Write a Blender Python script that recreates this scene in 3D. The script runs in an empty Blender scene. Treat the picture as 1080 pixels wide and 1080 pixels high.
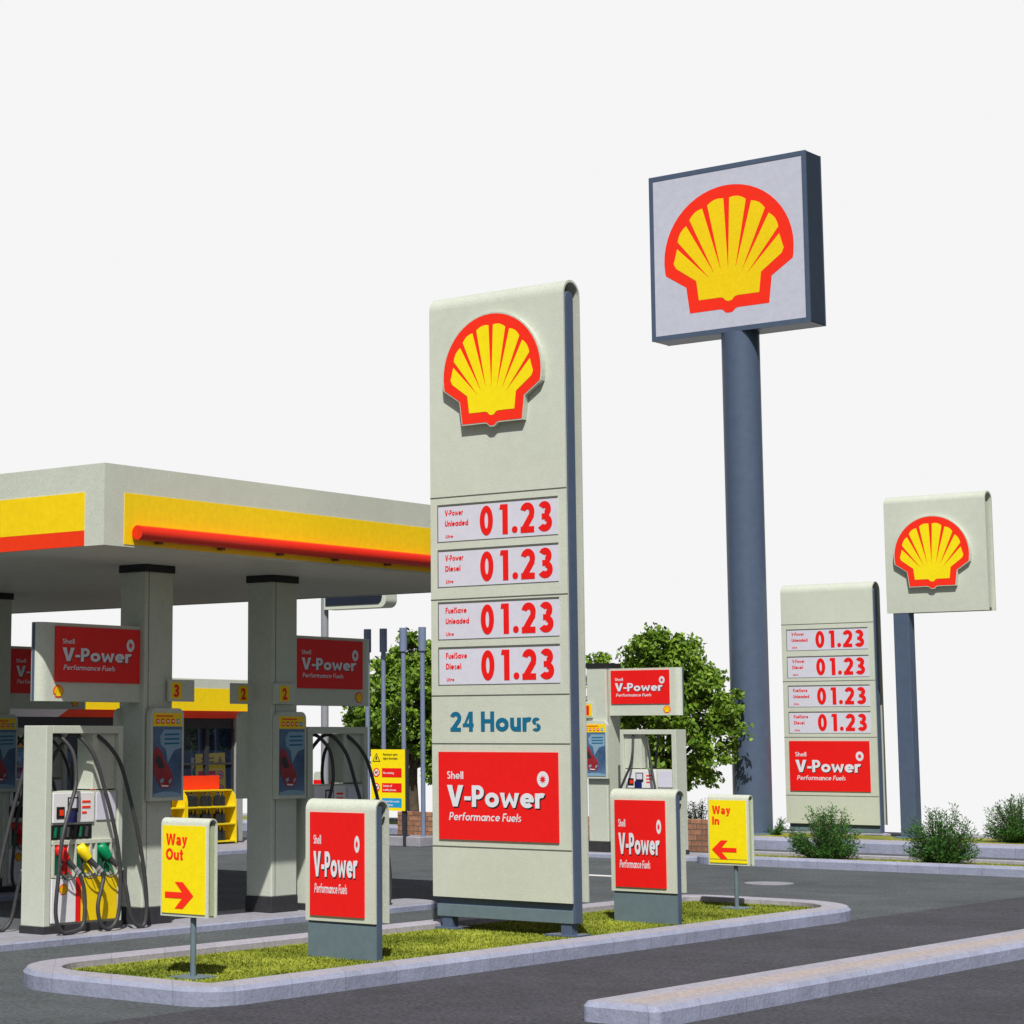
import bpy, bmesh, math, random
from mathutils import Vector, Matrix
from mathutils.geometry import delaunay_2d_cdt
random.seed(11)
S = 0.857                      # everything below is laid out in survey units; scaled to metres at the end
scene = bpy.context.scene
COL = scene.collection
PI = math.pi

# ------------------------------------------------------------------ materials
def mat(name, col, rough=.6, var=.06, scale=30., bump=0., metal=0., grain=0., spec=.35, stain=0., tint=None, joint=0.):
    m = bpy.data.materials.new(name); m.use_nodes = True
    nt = m.node_tree; N = nt.nodes; L = nt.links
    b = N['Principled BSDF']
    b.inputs['Roughness'].default_value = rough
    b.inputs['Metallic'].default_value = metal
    b.inputs['Specular IOR Level'].default_value = spec
    tc = N.new('ShaderNodeTexCoord')
    n1 = N.new('ShaderNodeTexNoise'); n1.inputs['Scale'].default_value = scale; n1.inputs['Detail'].default_value = 6
    L.new(tc.outputs['Object'], n1.inputs['Vector'])
    r = N.new('ShaderNodeValToRGB')
    c = Vector(col)
    lo = [max(0, x*(1-var)) for x in c]; hi = [min(1, x*(1+var)) for x in c]
    if tint: hi = list(tint)
    r.color_ramp.elements[0].position = .3; r.color_ramp.elements[1].position = .7
    r.color_ramp.elements[0].color = (*lo, 1); r.color_ramp.elements[1].color = (*hi, 1)
    L.new(n1.outputs['Fac'], r.inputs['Fac'])
    out = r.outputs['Color']
    def mul(fac_socket, amt, o):
        mp = N.new('ShaderNodeMapRange'); mp.inputs['From Min'].default_value = .3; mp.inputs['From Max'].default_value = .7
        mp.inputs['To Min'].default_value = 1-amt; mp.inputs['To Max'].default_value = 1+amt*.6
        L.new(fac_socket, mp.inputs['Value'])
        mx = N.new('ShaderNodeMix'); mx.data_type = 'RGBA'; mx.blend_type = 'MULTIPLY'; mx.inputs['Factor'].default_value = 1
        L.new(o, mx.inputs['A']); L.new(mp.outputs['Result'], mx.inputs['B'])
        return mx.outputs['Result']
    if grain:
        n2 = N.new('ShaderNodeTexNoise'); n2.inputs['Scale'].default_value = scale*9; n2.inputs['Detail'].default_value = 2
        L.new(tc.outputs['Object'], n2.inputs['Vector']); out = mul(n2.outputs['Fac'], grain, out)
    if stain:
        n3 = N.new('ShaderNodeTexNoise'); n3.inputs['Scale'].default_value = .55; n3.inputs['Detail'].default_value = 7; n3.inputs['Roughness'].default_value = .65
        L.new(tc.outputs['Object'], n3.inputs['Vector']); out = mul(n3.outputs['Fac'], stain, out)
    if joint:
        sp = N.new('ShaderNodeSeparateXYZ'); L.new(tc.outputs['Object'], sp.inputs[0])
        def M(op, a, b_=None):
            q = N.new('ShaderNodeMath'); q.operation = op
            if isinstance(a, (int,float)): q.inputs[0].default_value = a
            else: L.new(a, q.inputs[0])
            if b_ is not None:
                if isinstance(b_, (int,float)): q.inputs[1].default_value = b_
                else: L.new(b_, q.inputs[1])
            return q.outputs[0]
        sm = M('ADD', sp.outputs['X'], sp.outputs['Y']); fr = M('FRACT', M('DIVIDE', sm, joint))
        line_ = M('LESS_THAN', fr, .010/joint)
        vary = N.new('ShaderNodeTexWhiteNoise'); vary.noise_dimensions = '1D'; L.new(M('FLOOR', M('DIVIDE', sm, joint)), vary.inputs['W'])
        k = M('MULTIPLY', M('SUBTRACT', 1., M('MULTIPLY', line_, .30)), M('ADD', .93, M('MULTIPLY', vary.outputs['Value'], .12)))
        mj = N.new('ShaderNodeMix'); mj.data_type = 'RGBA'; mj.blend_type = 'MULTIPLY'; mj.inputs['Factor'].default_value = 1
        L.new(out, mj.inputs['A']); L.new(k, mj.inputs['B']); out = mj.outputs['Result']
    L.new(out, b.inputs['Base Color'])
    if bump:
        bp = N.new('ShaderNodeBump'); bp.inputs['Strength'].default_value = bump; bp.inputs['Distance'].default_value = .02
        nb = N.new('ShaderNodeTexNoise'); nb.inputs['Scale'].default_value = scale*4; nb.inputs['Detail'].default_value = 5
        L.new(tc.outputs['Object'], nb.inputs['Vector'])
        L.new(nb.outputs['Fac'], bp.inputs['Height']); L.new(bp.outputs['Normal'], b.inputs['Normal'])
    return m

CREAM = mat('cream enamel', (.575,.615,.53), .5, .03, 8, .05, grain=.14, stain=.07)
GREYP = mat('slate blue paint', (.080,.112,.18), .45, .06, 6, .03, grain=.05, stain=.06)
TEAL = mat('grey green metal', (.135,.19,.225), .5, .07, 10, .04, grain=.06, stain=.08)
LILAC = mat('pale lilac acrylic', (.66,.66,.77), .4, .03, 9, grain=.04)
BIGF = mat('lilac grey sign face', (.56,.58,.69), .5, .04, 6, grain=.10, stain=.03)
RED = mat('signal red', (.82,.010,.009), .45, .03, 12, grain=.03)
SRED = mat('emblem red', (.97,.030,.010), .45, .03, 12)
ORED = mat('orange red paint', (.90,.045,.008), .4, .04, 8, grain=.04)
YEL = mat('golden yellow', (.93,.66,.004), .5, .05, 14, grain=.06, stain=.04)
WHITE = mat('white paint', (.78,.78,.80), .5, .03, 12)
LETW = mat('white lettering', (.72,.74,.82), .5, .02, 12)
BLACK = mat('black print', (.012,.012,.014), .5, .1, 12)
DARK = mat('charcoal plinth', (.035,.035,.04), .6, .15, 12, .1, stain=.15)
CAPM = mat('dark column cap', (.018,.018,.02), .6, .1, 12)
BLUET = mat('petrol blue lettering', (.006,.14,.27), .5, .04, 12)
BLUEP = mat('cyan print', (.01,.33,.65), .5, .04, 12)
RUB = mat('hose rubber', (.045,.045,.048), .5, .15, 20, spec=.4)
CHROME = mat('brushed metal', (.62,.62,.64), .3, .05, 30, metal=.7)
GREENP = mat('green plastic', (.0,.23,.09), .35, .05, 20)
DGREEN = mat('dark green recess', (.0,.10,.045), .5, .35, 40)
YELP = mat('yellow plastic', (.85,.66,.01), .35, .04, 20)
REDP = mat('red plastic', (.75,.012,.01), .35, .04, 20)
PHOTO = mat('blue poster print', (.045,.11,.24), .4, .35, 3, tint=(.11,.20,.35))
LBLUE = mat('pale blue print', (.22,.37,.50), .4, .05, 6)
CARRED = mat('dark red print', (.30,.025,.035), .4, .15, 9)
SOFF = mat('soffit sheet', (.60,.61,.54), .6, .05, 5, grain=.03, stain=.06)
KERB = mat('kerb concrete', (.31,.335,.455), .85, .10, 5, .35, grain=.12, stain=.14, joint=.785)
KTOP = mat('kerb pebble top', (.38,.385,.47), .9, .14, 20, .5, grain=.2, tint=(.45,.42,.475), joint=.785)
PEB = mat('pebble paving', (.42,.38,.42), .9, .18, 26, .5, grain=.3, tint=(.56,.47,.42))
PAVE = mat('pale paving', (.31,.31,.355), .9, .10, 7, .3, grain=.14, stain=.16)
ASPH = mat('asphalt', (.092,.104,.112), .92, .12, 2.5, .8, grain=.45, stain=.24)
GRASSB = mat('lawn base', (.13,.16,.015), .95, .25, 1.1, .8, grain=.3, tint=(.33,.34,.03))
BLADE = mat('grass blades', (.13,.18,.012), .7, .2, 1.1, tint=(.34,.39,.05), grain=.15, spec=.2)
BARK = mat('bark', (.085,.065,.045), .9, .3, 9, .9)
GLASS = mat('dark window glass', (.010,.016,.04), .02, .1, 2, spec=1.)
FRAME = mat('dark window frame', (.03,.033,.04), .5, .1, 12)
STAR = mat('bottle plastic', (.02,.024,.028), .3, .2, 20)
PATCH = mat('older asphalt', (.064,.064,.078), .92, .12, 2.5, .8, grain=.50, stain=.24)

def leafmat(name, lo, hi):
    m = bpy.data.materials.new(name); m.use_nodes = True
    nt = m.node_tree; N = nt.nodes; L = nt.links; b = N['Principled BSDF']
    b.inputs['Roughness'].default_value = .55; b.inputs['Specular IOR Level'].default_value = .25
    at = N.new('ShaderNodeAttribute'); at.attribute_name = 'leafvar'
    r = N.new('ShaderNodeValToRGB'); r.color_ramp.elements[0].color = (*lo, 1); r.color_ramp.elements[1].color = (*hi, 1)
    L.new(at.outputs['Fac'], r.inputs['Fac']); L.new(r.outputs['Color'], b.inputs['Base Color'])
    tr = N.new('ShaderNodeBsdfTranslucent'); L.new(r.outputs['Color'], tr.inputs['Color'])
    mx = N.new('ShaderNodeMixShader'); mx.inputs['Fac'].default_value = .22
    L.new(b.outputs['BSDF'], mx.inputs[1]); L.new(tr.outputs['BSDF'], mx.inputs[2])
    L.new(mx.outputs['Shader'], N['Material Output'].inputs['Surface'])
    return m
LEAF = leafmat('tree leaves', (.05,.13,.010), (.30,.46,.05))
BLEAF = leafmat('shrub leaves', (.018,.085,.012), (.10,.25,.05))

def brickmat():
    m = bpy.data.materials.new('brickwork'); m.use_nodes = True
    nt = m.node_tree; N = nt.nodes; L = nt.links; b = N['Principled BSDF']; b.inputs['Roughness'].default_value = .9
    tc = N.new('ShaderNodeTexCoord'); sx = N.new('ShaderNodeSeparateXYZ'); cx = N.new('ShaderNodeCombineXYZ')
    L.new(tc.outputs['Object'], sx.inputs[0])
    ad = N.new('ShaderNodeMath'); ad.operation = 'ADD'; L.new(sx.outputs['X'], ad.inputs[0]); L.new(sx.outputs['Y'], ad.inputs[1])
    L.new(ad.outputs[0], cx.inputs['X']); L.new(sx.outputs['Z'], cx.inputs['Y'])
    bt = N.new('ShaderNodeTexBrick'); L.new(cx.outputs[0], bt.inputs['Vector'])
    bt.inputs['Color1'].default_value = (.42,.21,.125,1); bt.inputs['Color2'].default_value = (.25,.12,.07,1)
    bt.inputs['Mortar'].default_value = (.13,.095,.075,1); bt.inputs['Scale'].default_value = 1
    bt.inputs['Brick Width'].default_value = .27; bt.inputs['Row Height'].default_value = .115; bt.inputs['Mortar Size'].default_value = .010
    ns = N.new('ShaderNodeTexNoise'); ns.inputs['Scale'].default_value = 14; L.new(tc.outputs['Object'], ns.inputs['Vector'])
    mx = N.new('ShaderNodeMix'); mx.data_type = 'RGBA'; mx.blend_type = 'OVERLAY'; mx.inputs['Factor'].default_value = .5
    L.new(bt.outputs['Color'], mx.inputs['A']); L.new(ns.outputs['Fac'], mx.inputs['B']); L.new(mx.outputs['Result'], b.inputs['Base Color'])
    bp = N.new('ShaderNodeBump'); bp.inputs['Strength'].default_value = .6; bp.inputs['Distance'].default_value = .01; bp.invert = True
    L.new(bt.outputs['Fac'], bp.inputs['Height']); L.new(bp.outputs['Normal'], b.inputs['Normal'])
    return m
BRICK = brickmat()

# ------------------------------------------------------------------ object helpers
def empty(name, loc, rz=0., label=None, cat=None, group=None):
    o = bpy.data.objects.new(name, None); COL.objects.link(o)
    o.location = loc; o.rotation_euler = (0, 0, rz); o.empty_display_size = .2
    tag(o, label, cat, group); return o
def tag(o, label=None, cat=None, group=None, kind=None):
    if label: o['label'] = label
    if cat: o['category'] = cat
    if group: o['group'] = group
    if kind: o['kind'] = kind
    return o

class MB:
    def __init__(s): s.v = []; s.f = []; s.m = []; s.sm = []
    def add(s, vs, fs, m=0, smooth=False):
        b = len(s.v); s.v += [tuple(v) for v in vs]
        for f in fs: s.f.append([b+i for i in f]); s.m.append(m); s.sm.append(smooth)
        return s
    def box(s, x0, x1, y0, y1, z0, z1, m=0):
        return s.add([(x,y,z) for z in (z0,z1) for y in (y0,y1) for x in (x0,x1)],
              [(0,2,3,1),(4,5,7,6),(0,1,5,4),(2,6,7,3),(0,4,6,2),(1,3,7,5)], m)
    def prism(s, poly, axis, a0, a1, m=0, smooth=False):
        """closed polygon in the plane normal to axis, extruded a0..a1.  axis y: (x,z); axis x: (y,z); axis z: (x,y)"""
        n = len(poly)
        def P(p, a): return (p[0],a,p[1]) if axis == 'y' else (a,p[0],p[1]) if axis == 'x' else (p[0],p[1],a)
        vs = [P(p,a0) for p in poly] + [P(p,a1) for p in poly]
        fs = [(i,(i+1)%n,n+(i+1)%n,n+i) for i in range(n)]
        s.add(vs, fs, m, smooth)
        tris = tess(poly)
        s.add([P(p,a0) for p in poly], tris, m); s.add([P(p,a1) for p in poly], [t[::-1] for t in tris], m)
        return s
    def flat(s, polys, y, m=0, mirror=False):
        """union of polygons (x,z) laid at depth y facing -y (or +y when mirrored by half a turn)"""
        v, t = union(polys)
        if mirror: s.add([(-a,-y,b) for a,b in v], t, m)
        else: s.add([(a,y,b) for a,b in v], t, m)
        return s
    def tube(s, pts, r, n=8, m=0, caps=True):
        pts = [Vector(p) for p in pts]; rs = r if isinstance(r, (list,tuple)) else [r]*len(pts)
        rings = []; up = Vector((0,0,1)); prev = None
        for i,p in enumerate(pts):
            d = (pts[min(i+1,len(pts)-1)]-pts[max(i-1,0)]).normalized()
            if prev is None:
                a = d.cross(up);
                if a.length < .05: a = d.cross(Vector((1,0,0)))
                a.normalize()
            else:
                a = prev - d*prev.dot(d); a.normalize()
            prev = a; b = d.cross(a)
            rings.append([p+(a*math.cos(2*PI*k/n)+b*math.sin(2*PI*k/n))*rs[i] for k in range(n)])
        vs = [v for rg in rings for v in rg]
        fs = [(i*n+k, i*n+(k+1)%n, (i+1)*n+(k+1)%n, (i+1)*n+k) for i in range(len(pts)-1) for k in range(n)]
        s.add(vs, fs, m, True)
        if caps: s.add(rings[0], [tuple(range(n))[::-1]], m); s.add(rings[-1], [tuple(range(n))], m)
        return s
    def build(s, name, mats, parent=None, bevel=0., seg=2, fix=True):
        me = bpy.data.meshes.new(name); me.from_pydata(s.v, [], s.f)
        if not isinstance(mats, (list,tuple)): mats = [mats]
        for m in mats: me.materials.append(m)
        me.polygons.foreach_set('material_index', s.m); me.polygons.foreach_set('use_smooth', s.sm)
        me.validate(); me.update()
        if bevel or fix:
            bm = bmesh.new(); bm.from_mesh(me)
            if bevel: bmesh.ops.remove_doubles(bm, verts=bm.verts, dist=1e-4)
            if fix: bmesh.ops.recalc_face_normals(bm, faces=bm.faces)
            bm.to_mesh(me); bm.free()
        o = bpy.data.objects.new(name, me); COL.objects.link(o)
        if parent: o.parent = parent
        if bevel:
            md = o.modifiers.new('edge', 'BEVEL'); md.width = bevel*S; md.segments = seg; md.limit_method = 'ANGLE'; md.angle_limit = math.radians(40)
        return o

def tess(poly):
    n = len(poly)
    r = delaunay_2d_cdt([Vector(p) for p in poly], [], [list(range(n))], 1, 1e-6)
    idx = {}
    orig = r[3]
    mp = [o[0] if o else 0 for o in orig]
    return [tuple(mp[i] for i in f) for f in r[2]]
def union(polys):
    vs = []; fs = []
    for p in polys:
        a = sum(p[i][0]*p[(i+1)%len(p)][1]-p[(i+1)%len(p)][0]*p[i][1] for i in range(len(p)))
        if a < 0: p = p[::-1]
        b = len(vs); vs += [Vector(q) for q in p]; fs.append(list(range(b, b+len(p))))
    r = delaunay_2d_cdt(vs, [], fs, 0, 1e-6)
    return [tuple(v) for v in r[0]], [tuple(f) for f,o in zip(r[2], r[5]) if o]

def copy_tree(o, parent=None, share=True):
    c = o.copy(); COL.objects.link(c); c.parent = parent
    for ch in list(o.children): copy_tree(ch, c)
    return c

# ------------------------------------------------------------------ lettering
def rect(x0,y0,x1,y1): return [[(x0,y0),(x1,y0),(x1,y1),(x0,y1)]]
def ring(cx,cy,rx,ry,a0,a1,w,n=14):
    out = []; n = max(3, int(n*abs(a1-a0)/180))
    for i in range(n):
        p = math.radians(a0+(a1-a0)*i/n); q = math.radians(a0+(a1-a0)*(i+1)/n)
        ox, oy, ix, iy = rx+w/2, ry+w/2, max(rx-w/2,.001), max(ry-w/2,.001)
        out.append([(cx+ix*math.cos(p),cy+iy*math.sin(p)),(cx+ox*math.cos(p),cy+oy*math.sin(p)),
                    (cx+ox*math.cos(q),cy+oy*math.sin(q)),(cx+ix*math.cos(q),cy+iy*math.sin(q))])
    return out
def line(x0,y0,x1,y1,w):
    d = Vector((x1-x0,y1-y0)).normalized()*w/2
    return [[(x0+d.y,y0-d.x),(x1+d.y,y1-d.x),(x1-d.y,y1+d.x),(x0-d.y,y0+d.x)]]
def glyph(c, w):
    h = w/2; X = .68
    def O(): return ring(.35,.34,.35-h,.34-h,0,360,w)
    def arch(x, wd): return ring(x+wd/2,.38,wd/2-h,.30-h,0,180,w)
    if c == '0': return .62, ring(.31,.5,.31-h,.5-h,0,360,w)
    if c == '1': return .30, rect(.30-w*.85,0,.30,1)+[[(.0,.83),(.03,1),(.30,1),(.30,.83)]]
    if c == '2': return .62, ring(.31,.69,.31-h,.31-h,-30,165,w)+line(.515,.60,.13,.09,w)+rect(.01,0,.60,w*.9)
    if c == '3': return .60, ring(.29,.735,.27-h,.265-h,-90,150,w)+ring(.29,.29,.31-h,.29-h,-150,90,w)+rect(.17,.5-w*.42,.30,.5+w*.42)
    if c == '.': return .24, ring(.12,.12,.06,.06,0,360,.12)
    if c == 'V': return .84, [[(0,1),(w*1.25,1),(.42,.36),(.84-w*1.25,1),(.84,1),(.42+w*.55,0),(.42-w*.55,0)]]
    if c == '-': return .34, rect(0,.30,.34,.30+w*.85)
    if c == 'P': return .62, rect(0,0,w,1)+rect(0,1-w*.9,.30,1)+rect(0,.36,.30,.36+w*.9)+ring(.30,.68,.32-h,.32-h*.9,-90,90,w*.95)
    if c == 'o': return .70, O()
    if c == 'w': return .96, [[(0,X),(w*1.05,X),(.27,.27),(.48,X+.02),(.69,.27),(.96-w*1.05,X),(.96,X),(.76,0),(.64,0),(.48,.32),(.32,0),(.20,0)]]
    if c == 'v': return .62, [[(0,X),(w*1.1,X),(.31,.28),(.62-w*1.1,X),(.62,X),(.38,0),(.24,0)]]
    if c == 'e': return .68, ring(.34,.34,.34-h,.34-h,0,318,w)+rect(.10,.27,.66,.27+w*.65)
    if c == 'r': return .42, rect(0,0,w,X)+ring(.33,.36,.23,.34-h,62,175,w)
    if c == 'f': return .40, rect(.08,0,.08+w,.8)+ring(.08+h+.15,.80,.15,.15-h*.3,50,180,w)+rect(0,.52,.36,X)
    if c == 't': return .40, rect(.08,0,.08+w,.92)+rect(0,.52,.38,X)+rect(.08,0,.36,w*.75)
    if c == 'm': return .98, rect(0,0,w,X)+arch(0,.56)+rect(.56-w,0,.56,.38)+arch(.56-w,.42+w)+rect(.98-w,0,.98,.38)
    if c == 'n': return .58, rect(0,0,w,X)+arch(0,.58)+rect(.58-w,0,.58,.38)
    if c == 'h': return .58, rect(0,0,w,1)+arch(0,.58)+rect(.58-w,0,.58,.38)
    if c == 'u': return .58, rect(.58-w,0,.58,X)+ring(.29,.30,.29-h,.30-h,180,360,w)+rect(0,.30,w,X)
    if c == 'a': return .72, O()+rect(.72-w,0,.72,X)
    if c == 'd': return .72, O()+rect(.72-w,0,.72,1)
    if c == 'c': return .60, ring(.34,.34,.34-h,.34-h,48,312,w)
    if c == 'l': return w, rect(0,0,w,1)
    if c == 'i': return w, rect(0,0,w,X)+rect(0,.78,w,1)
    if c == 'H': return .72, rect(0,0,w,1)+rect(.72-w,0,.72,1)+rect(0,.42,.72,.42+w*.9)
    if c == 'O': return .80, ring(.40,.5,.40-h,.5-h*.9,0,360,w)
    if c == 'I': return w, rect(0,0,w,1)
    if c == '4': return .60, rect(.34,0,.34+w,1)+rect(0,.23,.60,.23+w*.8)+[[(0,.23),(.34,1),(.42,1),(.42,.86),(.20,.38),(.10,.23)]]
    if c == 'W': return 1.06, [[(0,1),(w*1.15,1),(.295,.33),(.43,1),(.63,1),(.765,.33),(1.06-w*1.15,1),(1.06,1),(.87,0),(.665,0),(.53,.66),(.395,0),(.19,0)]]
    if c == 'y': return .60, [[(0,.72),(w*1.2,.72),(.31,.24),(.60-w*1.2,.72),(.60,.72),(.34,-.10),(.24,-.24),(.06,-.26),(.06,-.10),(.16,-.10),(.21,.02)]]
    if c == '@': return .60, rect(.56-w,0,.56,.46)+ring(.28,.45,.28-h,.27-h*.9,0,155,w*.95)+ring(.27,.21,.27-h,.21-h*.8,0,360,w*.85)
    if c in 'Ss':
        k = 1 if c == 'S' else X
        p = ring(.27,.735,.25-h,.265-h,30,262,w)+ring(.27,.29,.27-h,.29-h,-150,88,w)
        return .54*(.55+.45*k), [[(x*(.55+.45*k), y*k) for x,y in q] for q in p]
    if c == 'F': return .52, rect(0,0,w,1)+rect(0,1-w,.52,1)+rect(0,.42,.46,.42+w*.9)
    if c == 'U': return .68, rect(0,.34,w,1)+rect(.68-w,.34,.68,1)+ring(.34,.34,.34-h,.34-h,180,360,w)
    if c == 'D': return .74, rect(0,0,w,1)+rect(0,1-w,.26,1)+rect(0,0,.26,w)+ring(.26,.5,.48-h,.5-h,-90,90,w)
    if c == 'L': return .46, rect(0,0,w,1)+rect(0,0,.46,w)
    return .3, []
def words(s, x, y, width, cap, w=.2, shear=0., gap=.07):
    """geometric bold lettering fitted to a width; returns polygons"""
    P = []; cur = 0
    for c in s:
        if c == ' ': cur += .32; continue
        a, g = glyph(c, w)
        P += [[(px+cur, py) for px,py in q] for q in g]; cur += a+gap
    sx = width/(cur-gap)
    return [[(x+(px+shear*py)*sx, y+py*cap) for px,py in q] for q in P]
TXT = {}
def fonttext(s, x, z, cap, width=None, bold=.02):
    """built-in grotesque lettering as triangles (x,z)"""
    if (s,bold) not in TXT:
        cu = bpy.data.curves.new('t', 'FONT'); cu.body = s; cu.size = 1; cu.offset = bold; cu.fill_mode = 'FRONT'; cu.resolution_u = 4
        o = bpy.data.objects.new('t', cu); COL.objects.link(o)
        dg = bpy.context.evaluated_depsgraph_get(); dg.update()
        me = bpy.data.meshes.new_from_object(o.evaluated_get(dg))
        vs = [(v.co.x, v.co.y) for v in me.vertices]; fs = [tuple(p.vertices) for p in me.polygons]
        bpy.data.objects.remove(o); bpy.data.curves.remove(cu); bpy.data.meshes.remove(me)
        TXT[(s,bold)] = (vs, fs)
    vs, fs = TXT[(s,bold)]
    x0 = min(v[0] for v in vs); x1 = max(v[0] for v in vs); k = cap/.72
    sx = (width/(x1-x0)) if width else k
    return [(x+(a-x0)*sx, z+b*k) for a,b in vs], fs
def addfont(mb, s, x, z, cap, y, m=0, width=None, bold=.02, mirror=False):
    v, f = fonttext(s, x, z, cap, width, bold)
    mb.add([((-a,-y,b) if mirror else (a,y,b)) for a,b in v], f, m)

# ------------------------------------------------------------------ emblem
def half(pts): return pts + [(-x,z) for x,z in reversed(pts) if x > 1e-6]
def shell_outer():
    arc = []
    for i in range(15):
        a = math.radians(-8+98*i/14); arc.append((2.0*math.cos(a), 1.52+1.92*math.sin(a)))
    r = [(0,-.12),(.10,-.11),(.20,-.02),(.28,0),(1.22,0),(1.32,.74),(1.96,1.14)] + arc
    r[-1] = (0, r[-1][1])
    return [r[0]] + r[1:-1] + [r[-1]] + [(-x,z) for x,z in reversed(r[1:-1])]
def shell_inner():
    def rim(a, b, n=4):
        out = []
        for i in range(n+1):
            t = i/n; x = a[0]+(b[0]-a[0])*t; z = a[1]+(b[1]-a[1])*t
            k = 1+.035*math.sin(PI*t); out.append((x*k, 1.2+(z-1.2)*k))
        return out
    r = [(0,.20),(.09,.22),(.18,.31),(.27,.33),(.93,.33),(1.0,.88)]
    r += rim((1.63,1.31),(1.66,1.58),2)+[(1.58,1.86)]
    r += [(.58,.9)]+rim((1.56,2.05),(1.28,2.47))+[(.42,1.0)]+rim((1.17,2.62),(.76,2.89))+[(.22,1.07)]+rim((.60,2.96),(.09,3.08))+[(0,1.07)]
    return r[:1]+r[1:-1]+[r[-1]]+[(-x,z) for x,z in reversed(r[1:-1])]
def emblem(parent, cx, z0, width, y, depth=0., mirror=False, name='shell_emblem', rim=True, redm=None, kz=1.):
    k = width/4.; T = lambda P: [(cx+x*k, z0+z*k*kz) for x,z in P]
    mb = MB(); sg = -1 if mirror else 1
    outer = T(shell_outer())
    if depth:
        big = [(cx+(x*1.025)*k, z0+(1.5+(z-1.5)*1.025)*k*kz) for x,z in shell_outer()]
        p = [(-a,b) for a,b in big] if mirror else big
        mb.prism(p, 'y', sg*(y), sg*(y-depth), 0)
        yy = y-depth
    else: yy = y
    mb.flat([outer], yy-.004, 1, mirror); mb.flat([T(shell_inner())], yy-.008, 2, mirror)
    return mb.build(name, [CREAM, redm or SRED, YEL if not depth else YELB], parent, fix=False)
YELB = mat('emblem yellow', (.98,.78,.004), .5, .04, 14, grain=.10)

def promo(parent, x0, z0, w, h, y, mirror=False, name='advert_panel'):
    mb = MB()
    b = MB()
    if mirror: b.box(-x0-w, -x0, -y, -y+.02, z0, z0+h)
    else: b.box(x0, x0+w, y-.02, y, z0, z0+h)
    pn = b.build(name, RED, parent)
    Y = y-.02
    f = lambda u,v: (x0+u*w, z0+v*h)
    def W(s,u,v,wd,cap,wt=.2,sh=0,m=0,dy=.004,ox=0,oz=0,gap=.07):
        mb.flat(words(s, x0+u*w+ox, z0+v*h+oz, wd*w, cap*h, wt, sh, gap), Y-dy, m, mirror)
    W('Shell', .075, .69, .14, .088, .165, gap=.09)
    W('V-Power', .075, .375, .81, .245, .215, m=1, dy=.003, ox=.008*w, oz=-.014*h, gap=.045)
    W('V-Power', .075, .375, .81, .245, .215, dy=.007, gap=.045)
    W('Performance Fuels', .09, .218, .605, .092, .165, .18, gap=.09)
    cx, cz = f(.88,.70); rx, rz = .048*w, .078*h*1.05
    if w/h > 1.2: rz = rx*1.12
    cir = [(cx+rx*math.cos(2*PI*i/20), cz+rz*math.sin(2*PI*i/20)) for i in range(20)]
    mb.flat([cir], Y-.004, 0, mirror)
    star = [(cx+rx*(.58 if i%2 else .26)*math.cos(PI*i/10), cz+rz*(.58 if i%2 else .26)*math.sin(PI*i/10)) for i in range(20)]
    mb.flat([star], Y-.008, 2, mirror)
    mb.build('lettering', [LETW, BLACK, RED], pn, fix=False)
    return pn

# ------------------------------------------------------------------ folded sheet signs (front faces -y)
def fold_profile(y0, y1, zb, zt, t, rx=None, n=10):
    """inverted U in (y,z): returns closed polygon"""
    r = (y1-y0)/2; yc = (y0+y1)/2; rz = rx or r
    out = [(y0,zb)]+[(yc-r*math.cos(PI*i/n), zt-rz+rz*math.sin(PI*i/n)) for i in range(n+1)]+[(y1,zb)]
    ri = r-t; rzi = rz-t
    inn = [(y1-t,zb)]+[(yc+ri*math.cos(PI*i/n), zt-rz+rzi*math.sin(PI*i/n)) for i in range(n+1)]+[(y0+t,zb)]
    return out+inn
def arc_poly_sheet(parent, x0, x1, y0, y1, zb, zt, t, name='folded_sheet', rz=None, groove=()):
    mb = MB(); P = fold_profile(y0, y1, zb, zt, t, rz)
    n = len(P)
    vs = [(x0,p[0],p[1]) for p in P]+[(x1,p[0],p[1]) for p in P]
    h = n//2
    for i in range(n):
        j = (i+1)%n; sm = i not in (h-1, n-1)
        mb.add([vs[i],vs[j],vs[n+j],vs[n+i]], [(0,1,2,3)], 0, sm)
    for i in range(h-1):
        a, b, c, d = i, i+1, n-2-i, n-1-i
        for o in (0, n): mb.add([vs[o+a],vs[o+b],vs[o+c],vs[o+d]], [(0,1,2,3)], 0, False)
    o = mb.build(name, CREAM, parent)
    bm = bmesh.new(); bm.from_mesh(o.data); bmesh.ops.remove_doubles(bm, verts=bm.verts, dist=1e-4); bmesh.ops.recalc_face_normals(bm, faces=bm.faces)
    for e in bm.edges:
        if len(e.link_faces) == 2 and e.calc_face_angle(0) > .6: e.smooth = False
    bm.to_mesh(o.data); bm.free()
    return o

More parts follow.
